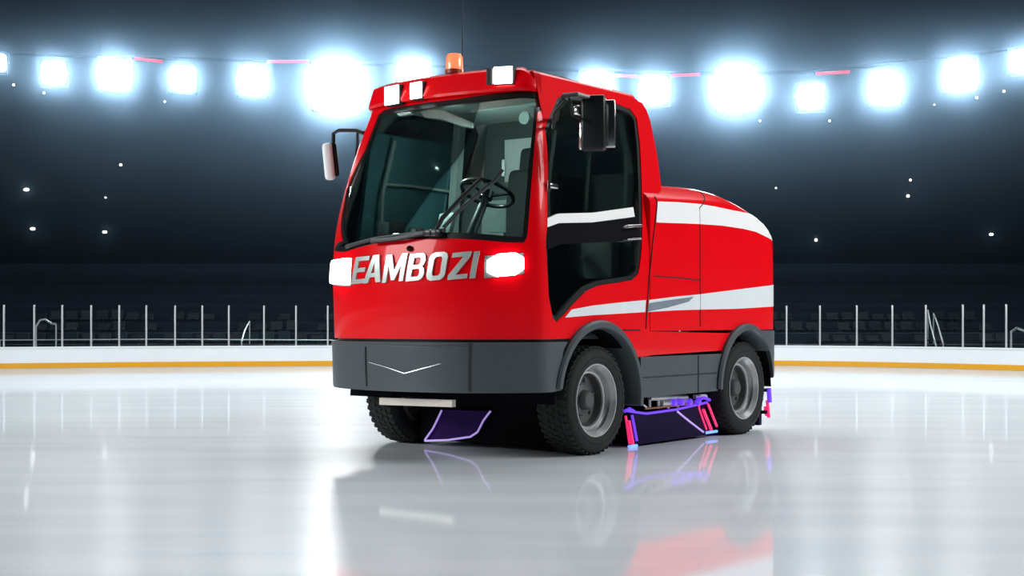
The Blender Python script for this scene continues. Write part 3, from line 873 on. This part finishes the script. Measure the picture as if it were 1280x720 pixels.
# ------------------------------------------------------------------ arena setting
def ice_mat():
    m = bpy.data.materials.new('ice'); m.use_nodes = True; nt = m.node_tree; nt.nodes.clear(); N_ = nt.nodes.new; Lk = nt.links.new
    out = N_('ShaderNodeOutputMaterial'); tc = N_('ShaderNodeTexCoord')
    mp = N_('ShaderNodeMapping'); mp.inputs['Scale'].default_value = (.5, 3.0, 1); Lk(tc.outputs['Object'], mp.inputs['Vector'])
    mp.inputs['Rotation'].default_value = (0, 0, .05)
    n1 = N_('ShaderNodeTexNoise'); n1.inputs['Scale'].default_value = .8; n1.inputs['Detail'].default_value = 5; Lk(mp.outputs[0], n1.inputs['Vector'])
    n2 = N_('ShaderNodeTexNoise'); n2.inputs['Scale'].default_value = 9; n2.inputs['Detail'].default_value = 6; Lk(mp.outputs[0], n2.inputs['Vector'])
    cr = N_('ShaderNodeValToRGB'); cr.color_ramp.elements[0].position = .3; cr.color_ramp.elements[0].color = (.72, .785, .83, 1)
    cr.color_ramp.elements[1].position = .65; cr.color_ramp.elements[1].color = (.82, .875, .90, 1); Lk(n1.outputs['Fac'], cr.inputs[0])
    df = N_('ShaderNodeBsdfDiffuse'); Lk(cr.outputs[0], df.inputs[0])
    bp = N_('ShaderNodeBump'); bp.inputs['Strength'].default_value = .055; bp.inputs['Distance'].default_value = .004; Lk(n2.outputs['Fac'], bp.inputs['Height'])
    g1 = N_('ShaderNodeBsdfGlossy'); g1.inputs['Roughness'].default_value = .03; g1.inputs[0].default_value = (.95, .98, 1, 1); Lk(bp.outputs[0], g1.inputs['Normal'])
    g2 = N_('ShaderNodeBsdfGlossy'); g2.inputs['Roughness'].default_value = .27; g2.inputs[0].default_value = (.95, .98, 1, 1)
    ma = N_('ShaderNodeMixShader'); ma.inputs[0].default_value = .21; Lk(df.outputs[0], ma.inputs[1]); Lk(g2.outputs[0], ma.inputs[2])
    mb = N_('ShaderNodeMixShader'); mb.inputs[0].default_value = .37; Lk(ma.outputs[0], mb.inputs[1]); Lk(g1.outputs[0], mb.inputs[2])
    Lk(mb.outputs[0], out.inputs[0]); return m
M['ice'] = ice_mat()
M['board'] = mat('white_board', (.80, .84, .86), .35, noise=.04, nscale=3)
M['yellow'] = mat('yellow_kick_plate', (.74, .35, .01), .4, noise=.08, nscale=4)
M['post'] = mat('grey_post', (.55, .58, .60), .4, .5)
M['pane'] = glass('rink_glass', (.93, .96, .96), -.03)
M['stand'] = mat('dark_concrete', (.007, .018, .034), .8, noise=.4, nscale=1.5)
M['seatb'] = mat('stand_seat', (.013, .027, .040), .6, noise=.3, nscale=2)
M['wall'] = mat('dark_wall_paint', (.007, .015, .028), .9, noise=.3, nscale=.3)
M['rail'] = mat('rail_metal', (.5, .55, .57), .4, .6)
M['flood'] = mat('floodlight_lens', (1, 1, 1), .3, emit=(.88, .95, 1), es=90)
M['dot'] = mat('small_lamp_lens', (1, 1, 1), .3, emit=(.85, .95, 1), es=7)
M['redled'] = mat('red_led', (.4, .02, .05), .4, emit=(1, .10, .2), es=.8)

def struct(name, bm, m, smooth=False):
    o = obj(name, bm, m, None, smooth); o['kind'] = 'structure'; return o
X0, X1, Y0, Y1, ZC = -30, 28, -24, 60, 17
bm = bmesh.new(); box(bm, (X0+X1)/2, (Y0+Y1)/2, -.1, X1-X0+.4, Y1-Y0+.4, .2); struct('floor', bm, M['ice'])
bm = bmesh.new(); box(bm, (X0+X1)/2, (Y0+Y1)/2, ZC+.1, X1-X0+.4, Y1-Y0+.4, .2); struct('ceiling', bm, M['wall'])
bm = bmesh.new(); box(bm, (X0+X1)/2, Y1+.1, ZC/2, X1-X0, .2, ZC); struct('wall_back', bm, M['wall'])
bm = bmesh.new(); box(bm, (X0+X1)/2, Y0-.1, ZC/2, X1-X0, .2, ZC); struct('wall_front', bm, M['wall'])
bm = bmesh.new(); box(bm, X0-.1, (Y0+Y1)/2, ZC/2, .2, Y1-Y0, ZC); struct('wall_left', bm, M['wall'])
bm = bmesh.new(); box(bm, X1+.1, (Y0+Y1)/2, ZC/2, .2, Y1-Y0, ZC); struct('wall_right', bm, M['wall'])

# rink boards
def bp_(x, Y): return ((x-640)/F*Y, Y)
ctrl = [(-19, -20), (-19.5, 0), (-19, 14), (-17, 22), (-13.6, 26.6), bp_(-60, 27.7), bp_(60, 28.4), bp_(200, 29.1), bp_(415, 29.8), bp_(600, 30.2), bp_(760, 30.4), bp_(970, 30.0), bp_(1130, 28.7), bp_(1280, 26.9), (11.8, 24.8), (13.8, 20), (14.8, 13), (15, 0), (15, -20)]
def cr_path(c, n):
    out = []
    for i in range(1, len(c)-2):
        p0, p1, p2, p3 = [Vector(q) for q in c[i-1:i+3]]
        for k in range(n):
            t = k/n
            out.append(.5*((2*p1)+(-p0+p2)*t+(2*p0-5*p1+4*p2-p3)*t*t+(-p0+3*p1-3*p2+p3)*t**3))
    return out
path = cr_path(ctrl, 8)
def extr(path, prof):
    """prof: (outward offset, z) closed loop"""
    bm = bmesh.new(); rings = []
    for i, p in enumerate(path):
        d = (path[min(i+1, len(path)-1)]-path[max(i-1, 0)]).normalized(); n = Vector((-d.y, d.x))   # away from the ice
        rings.append([bm.verts.new((p.x+n.x*o, p.y+n.y*o, z)) for o, z in prof])
    for a, b in zip(rings, rings[1:]):
        for k in range(len(prof)): bm.faces.new((a[k], a[(k+1) % len(prof)], b[(k+1) % len(prof)], b[k]))
    bm.faces.new(rings[0]); bm.faces.new(rings[-1][::-1]); bmesh.ops.recalc_face_normals(bm, faces=bm.faces); return bm
boards = obj('rink_boards', extr(path, [(0, .0), (0, .42), (-.02, .425), (-.02, .45), (.12, .45), (.12, 0)]), M['board'])
tag(boards, 'long low white rink boards with a yellow kick strip running behind the vehicle', 'boards')
kp = obj('kick_plate', extr(path, [(-.015, .012), (-.015, .115), (0.005, .12), (.005, .01)]), M['yellow'], boards); kp['label'] = 'yellow kick plate'
# glass barrier
gb = thing('glass_barrier', 'clear glass screen on thin grey posts standing on top of the white boards', 'glass barrier', (0, 29.9, .45))
def at_path(px):
    best = min(range(len(path)), key=lambda i: abs(640+F*path[i].x/max(.1, path[i].y)-px) if path[i].y > 20 else 1e9)
    cand = []
    for i in (best-1, best):
        a, b = path[i], path[i+1]
        for k in range(41):
            q = a.lerp(b, k/40); cand.append((abs(640+F*q.x/q.y-px), q, (b-a).normalized()))
    c = min(cand, key=lambda c: c[0]); return c[1], Vector((-c[2].y, c[2].x))
posts = [-70, -32, 5, 43, 78, 114, 149, 183, 219, 253, 286, 330, 370, 410, 450, 490, 530, 570, 610, 650, 690, 730, 770, 810, 850, 893, 938, 983, 1024, 1070, 1114, 1156, 1202, 1228, 1256, 1287, 1320]
pp = []
for px_ in posts:
    q, n = at_path(px_); q = q+n*.05; pp.append(q)
    bm = bmesh.new(); box(bm, q.x-0, q.y-29.9, .43, .032, .05, .86, .006)
    obj('post', bm, M['post'], gb)
for a, b in zip(pp, pp[1:]):
    bm = bmesh.new(); d = (b-a); l = d.length; c = (a+b)/2
    box(bm, c.x, c.y-29.9, .41, l-.036, .012, .80, 0, Matrix.Rotation(math.atan2(d.y, d.x), 4, 'Z')); obj('pane', bm, M['pane'], gb)

# stands behind the glass
bm = bmesh.new()
ns = 11
prev = None
prof = [(33.5, 0)]
for i in range(ns):
    prof += [(33.5+i*1.3, .1+i*.28), (33.5+(i+1)*1.3, .1+i*.28)]
prof += [(33.5+ns*1.3, 0)]
a = [bm.verts.new((X0+.5, y, z)) for y, z in prof]; b = [bm.verts.new((X1-.5, y, z)) for y, z in prof]
for k in range(len(prof)): bm.faces.new((a[k], b[k], b[(k+1) % len(prof)], a[(k+1) % len(prof)]))
bm.faces.new(a[::-1]); bm.faces.new(b); bmesh.ops.recalc_face_normals(bm, faces=bm.faces)
st = struct('stands', bm, M['stand']); tag(st, 'dark stepped spectator stands behind the glass', 'stands')
# stand seats: nobody could count them in the dark
bm = bmesh.new()
for i in range(1, 4):
    y = 33.5+i*1.3+.75; z = .1+i*.28
    x = -13.0
    while x < 13.0:
        if random.random() < .72 and not (4.9 < x < 5.9):
            h = random.uniform(.10, .22); r_ = Matrix.Rotation(random.uniform(-.2, .2), 4, 'Z')
            box(bm, x, y-.1, z+.10, .30, .26, .04, 0, r_); box(bm, x, y+.03, z+.12+h/2, .30, .04, h, 0, r_)
            box(bm, x, y-.05, z+.05, .05, .1, .1)
        x += .42
so = obj('stand_seat_rows', bm, M['seatb'], smooth=False); tag(so, 'dim rows of pale seats in the dark stands behind the glass', 'seats', kind='stuff')
# stair rails and other pale lines in the stands
def rail(pts, label, r=.02):
    bm = bmesh.new(); P_ = [world(*p) for p in pts]; tube(bm, P_, r, 8)
    for p in (P_[0], P_[-1]):
        gz_ = .1+max(0, min(ns-1, int((p.y-33.5)/1.3)))*.28 if p.y > 33.5 else 0
        if p.z-gz_ > .08: tube(bm, [p, (p.x, p.y, gz_)], r*.8, 8)
    o = obj('handrail', bm, M['rail']); tag(o, label, 'handrail', 'stair rails in the dark stands'); return o
rail([(1170, 432, 33.2), (1163, 405, 34.5), (1160, 388, 36)], 'steep pale handrail in the right stands, the left one of the close pair')
rail([(1179, 430, 33.2), (1172, 405, 34.5), (1167, 392, 36)], 'steep pale handrail in the right stands, the right one of the close pair')
rail([(302, 427, 33.0), (306, 413, 34), (312, 402, 35.2)], 'short slanting handrail in the left stands behind the glass')
rail([(45, 408, 33.0), (50, 400, 33.0), (56, 399, 33.0), (64, 404, 33.2), (70, 405, 33.2)], 'curved pale handrail in the stands near the left edge', .025)
rail([(0, 425, 32.6), (200, 424, 32.6), (415, 425, 32.6)], 'long thin horizontal handrail low behind the left glass', .012)
rail([(1264, 415, 32.5), (1271, 410, 32.8), (1282, 414, 32.8), (1290, 420, 32.8)], 'pale curved handrail in the stands at the right edge', .03)

# flood rig
YF = 46
def truss():
    t_ = thing('lighting_truss', 'dark horizontal lighting truss with a dim red strip carrying the floodlights', 'truss', (0, YF+.9, 9))
    bm = bmesh.new(); loc = Vector((0, YF+.9, 9))
    tops = [world(x, y, YF+.9)-loc for x, y in ((-420, 60), (0, 66), (170, 72), (345, 76), (600, 84), (850, 92), (1000, 90), (1100, 80), (1280, 60), (1700, 10))]
    tube(bm, tops, .06, 8)
    obj('chord', bm, M['stand'], t_)
    for i, (a, b) in enumerate((((168, 73), (203, 77)), ((334, 77), (386, 77)), ((735, 92), (800, 96)), ((828, 95), (875, 93)), ((1020, 92), (1062, 90)))):
        bm = bmesh.new(); tube(bm, [world(*a, YF+.8)-loc, world(*b, YF+.8)-loc], .055, 8); obj('red_strip', bm, M['redled'], t_)
    for x in (-14, -7, 7, 14):
        p = world(640+F*x/(YF+.9), 90, YF+.9); zz = min(((p2-p1, p1, p2) for p1, p2 in zip(tops, tops[1:]) if p1.x <= x <= p2.x), key=lambda q: 0)
        f_ = (x-zz[1].x)/(zz[2].x-zz[1].x); q = zz[1].lerp(zz[2], f_)
        bm = bmesh.new(); tube(bm, [q, (q.x, q.y, ZC-9-.01)], .012, 6); obj('hanger', bm, M['stand'], t_)
truss()
ords = ['first', 'second', 'third', 'fourth', 'fifth', 'sixth', 'seventh', 'eighth', 'ninth', 'tenth', 'eleventh', 'twelfth', 'thirteenth', 'fourteenth']
floods = [(-4, 78, 26, .5), (67, 91, 34, 1), (143, 92, 42, 1.3), (228, 98, 36, 1), (316, 100, 40, 1.2), (421, 107, 62, 2.4), (517, 92, 44, 1.2), (745, 108, 44, 1.2), (818, 112, 40, 1.1), (920, 111, 52, 2.2), (1013, 121, 36, 1), (1106, 110, 42, 1.4), (1200, 93, 42, 1.3), (1278, 76, 34, 1.1)]
labs = ['floodlight cut by the left edge of the photo', 'small square floodlight, second of the row from the left edge', 'bright floodlight on the left, third of the row from the left edge', 'small floodlight on the left, fourth of the row from the left edge',
        'floodlight between a small one and the huge one left of the cab', 'largest and brightest floodlight, just left of the cab', 'floodlight glowing right behind the left roof lamps of the vehicle', 'floodlight glowing just above the cab roof beside the door',
        'floodlight directly behind the rear top corner of the cab', 'largest floodlight on the right, above the rear body of the vehicle', 'smallest floodlight on the right, just right of the largest there', 'square floodlight on the right, third from the right edge', 'floodlight high on the right, second from the right edge', 'floodlight cut by the right edge of the photo']
fm = {}
for i, (x, y, s, pw) in enumerate(floods):
    c = world(x, y, YF); w = s/F*YF
    rz_ = math.atan2(-c.x, c.y)*.0+math.atan2(c.x, c.y)*-1
    t_ = thing('floodlight', labs[i], 'floodlight', c, math.atan2(c.y, c.x)-PI/2, 'floodlights in the row above the stands')
    bm = bmesh.new(); box(bm, 0, .22, 0, w*1.02, .36, w*1.02, .06)
    for k in range(6): box(bm, -w*.4+w*.16*k, .44, 0, .03, .12, w*.8)
    obj('housing', bm, M['stand'], t_)
    bm = bmesh.new(); lens = []
    rp = rnd([(-w*.44, -w*.30), (-w*.30, -w*.43), (w*.30, -w*.43), (w*.44, -w*.30), (w*.44, w*.30), (w*.30, w*.43), (-w*.30, w*.43), (-w*.44, w*.30)], 2)
    fa_ = [bm.verts.new((a, 0, b)) for a, b in rp]; fb_ = [bm.verts.new((a, .06, b)) for a, b in rp]
    bm.faces.new(fa_); bm.faces.new(fb_[::-1])
    for k in range(len(rp)): bm.faces.new((fa_[k], fb_[k], fb_[(k+1) % len(rp)], fa_[(k+1) % len(rp)]))
    bmesh.ops.recalc_face_normals(bm, faces=bm.faces)
    if pw not in fm:
        mm = M['flood'].copy(); mm.node_tree.nodes['Principled BSDF'].inputs['Emission Strength'].default_value = 58*pw; fm[pw] = mm
    obj('lens', bm, fm[pw], t_)
    bm = bmesh.new(); tube(bm, [(-w*.53, .2, 0), (-w*.53, .5, .1), (-w*.2, .85, .15), (w*.2, .85, .15), (w*.53, .5, .1), (w*.53, .2, 0)], .03, 6); obj('yoke', bm, M['stand'], t_)

# small lamps in the dark hall
dots = [(17, 106, 44, 3, 'small white lamp at far left, just under the row of floodlights'), (55, 116, 44, 2.5, 'tiny lamp just below the second floodlight from the left edge'), (206, 127, 44, 2.5, 'tiny lamp lower left of the fourth floodlight from the left'),
        (151, 206, 42, 3.2, 'dim lamp alone on the left, midway between floodlights and stands'), (33, 237, 42, 6, 'flat oval lamp at far left, the upper of two'), (41, 286, 42, 5.5, 'flat oval lamp at far left, the lower of two'), (131, 290, 42, 5, 'flat oval lamp on the left, right of the far-left pair'), (132, 247, 42, 2, 'faint tiny lamp above the oval lamp on the left'),
        (950, 151, 44, 2.5, 'tiny lamp below the largest floodlight on the right'), (1037, 151, 44, 2.5, 'tiny lamp just below the smallest floodlight on the right'), (1168, 131, 44, 2, 'faint tiny lamp left of and below the high right floodlight'), (1221, 122, 44, 3, 'small lamp just under the high floodlight on the right'), (1255, 114, 44, 3, 'small lamp between the two floodlights nearest the right edge'),
        (1138, 225, 42, 2.8, 'small lamp on the right wall, the upper of two close together'), (1135, 245, 42, 3.6, 'small lamp on the right wall, the lower of two close together'), (970, 235, 42, 2, 'faint lamp just above the rear end of the vehicle'), (1020, 300, 42, 3.6, 'small lamp right of the vehicle, nearest to its rear'), (1239, 293, 42, 4.5, 'small oval lamp low on the far right')]
for x, y, Y, s, lab in dots:
    Y = Y1-.11; c = world(x, y, Y); r_ = s/F*Y*.5
    t_ = thing('small_lamp', lab, 'lamp', c, 0, 'small lamps scattered in the dark hall')
    bm = bmesh.new(); lathe(bm, [(0, -.05), (r_*.7, -.045), (r_, -.01), (r_*.9, .02), (r_*.5, .03), (0, .03)], 'y', 16)
    fl = .62 if s > 4 else 1
    for v in bm.verts: v.co.z *= fl; v.co.x *= 1.15 if s > 4 else 1
    obj('lens', bm, M['dot'], t_)
    bm = bmesh.new(); lathe(bm, [(r_*1.02, .02), (r_*1.0, .08), (r_*.4, .12), (0, .12)], 'y', 16)
    obj('lamp_body', bm, M['stand'], t_)

# haze filling the hall behind the boards
hz = bpy.data.materials.new('hall_haze'); hz.use_nodes = True; nt = hz.node_tree; nt.nodes.clear()
o_ = nt.nodes.new('ShaderNodeOutputMaterial'); vs_n = nt.nodes.new('ShaderNodeVolumeScatter')
vs_n.inputs['Color'].default_value = (.20, .48, .92, 1); vs_n.inputs['Density'].default_value = .0045; vs_n.inputs['Anisotropy'].default_value = .2
v2 = nt.nodes.new('ShaderNodeVolumeScatter'); v2.inputs['Color'].default_value = (.46, .72, 1, 1); v2.inputs['Density'].default_value = .010; v2.inputs['Anisotropy'].default_value = .955
gp = nt.nodes.new('ShaderNodeNewGeometry'); sx = nt.nodes.new('ShaderNodeSeparateXYZ'); nt.links.new(gp.outputs['Position'], sx.inputs[0])
cv = nt.nodes.new('ShaderNodeFloatCurve'); mr = nt.nodes.new('ShaderNodeMapRange'); mr.inputs['From Min'].default_value = 0; mr.inputs['From Max'].default_value = 14
nt.links.new(sx.outputs[2], mr.inputs[0]); nt.links.new(mr.outputs[0], cv.inputs[1])
cc = cv.mapping.curves[0]; cc.points[0].location = (0, .15); cc.points[1].location = (1, .0)
for q in ((.16, .20), (.30, .5), (.45, .95), (.60, 1), (.68, .7), (.76, .25), (.85, .03)): cc.points.new(*q)
cv.mapping.update()
for node, dn in ((vs_n, .0065), (v2, .020)):
    mu = nt.nodes.new('ShaderNodeMath'); mu.operation = 'MULTIPLY'; mu.inputs[1].default_value = dn
    nt.links.new(cv.outputs[0], mu.inputs[0]); nt.links.new(mu.outputs[0], node.inputs['Density'])
ad = nt.nodes.new('ShaderNodeAddShader'); nt.links.new(vs_n.outputs[0], ad.inputs[0]); nt.links.new(v2.outputs[0], ad.inputs[1])
nt.links.new(ad.outputs[0], o_.inputs['Volume'])
bm = bmesh.new(); box(bm, (X0+X1)/2, (35.5+Y1-.3)/2, (2.25+ZC-3)/2, X1-X0-.2, Y1-.3-35.5, ZC-3-2.25)
hzo = obj('haze', bm, hz, smooth=False); tag(hzo, 'thin blue haze hanging in the hall around the floodlights', 'haze', kind='stuff')

# ------------------------------------------------------------------ arena lamps over the ice (out of frame)
def area(name, loc, to, sx, sy, pw, col=(1, 1, 1)):
    l = bpy.data.lights.new(name, 'AREA'); l.shape = 'RECTANGLE'; l.size = sx; l.size_y = sy; l.energy = pw; l.color = col
    o = bpy.data.objects.new(name, l); C.objects.link(o); o.location = loc
    o.rotation_euler = (Vector(to)-Vector(loc)).to_track_quat('-Z', 'Y').to_euler(); return o
area('hall_lamp_right', (15, 8, 9.5), (2, 10, .5), 9, 4, 2100, (.98, .99, 1))
area('hall_lamp_left', (-14, 5, 6.5), (-1, 9, .5), 8, 4, 1600, (.98, .99, 1))
area('hall_lamp_top', (1, 19, 13), (1, 17, 0), 20, 8, 2500, (.93, .97, 1))
area('hall_lamp_far', (0, 24, 13), (0, 25, 0), 26, 5, 700, (.93, .97, 1))

l = bpy.data.lights.new('cab_fill', 'POINT'); l.energy = 32; l.shadow_soft_size = 0; l.color = (.85, 1, .95)  # added fill that brightens the cab interior, no fitting behind it
o = bpy.data.objects.new('cab_fill', l); C.objects.link(o); o.parent = V_; o.location = (-.52, 1.1, 2.15)
w = bpy.data.worlds.new('hall_air'); scn.world = w; w.use_nodes = True
w.node_tree.nodes['Background'].inputs[0].default_value = (.02, .035, .05, 1); w.node_tree.nodes['Background'].inputs[1].default_value = .3

cy = scn.cycles
cy.use_denoising = True; cy.max_bounces = 8; cy.volume_bounces = 1; cy.transparent_max_bounces = 12; cy.use_light_tree = True
cy.sample_clamp_indirect = 6
try: cy.denoiser = 'OPENIMAGEDENOISE'
except Exception: pass
vs = scn.view_settings
vs.view_transform = 'Standard'; vs.look = 'None'; vs.gamma = 1; vs.exposure = 0; vs.use_curve_mapping = False
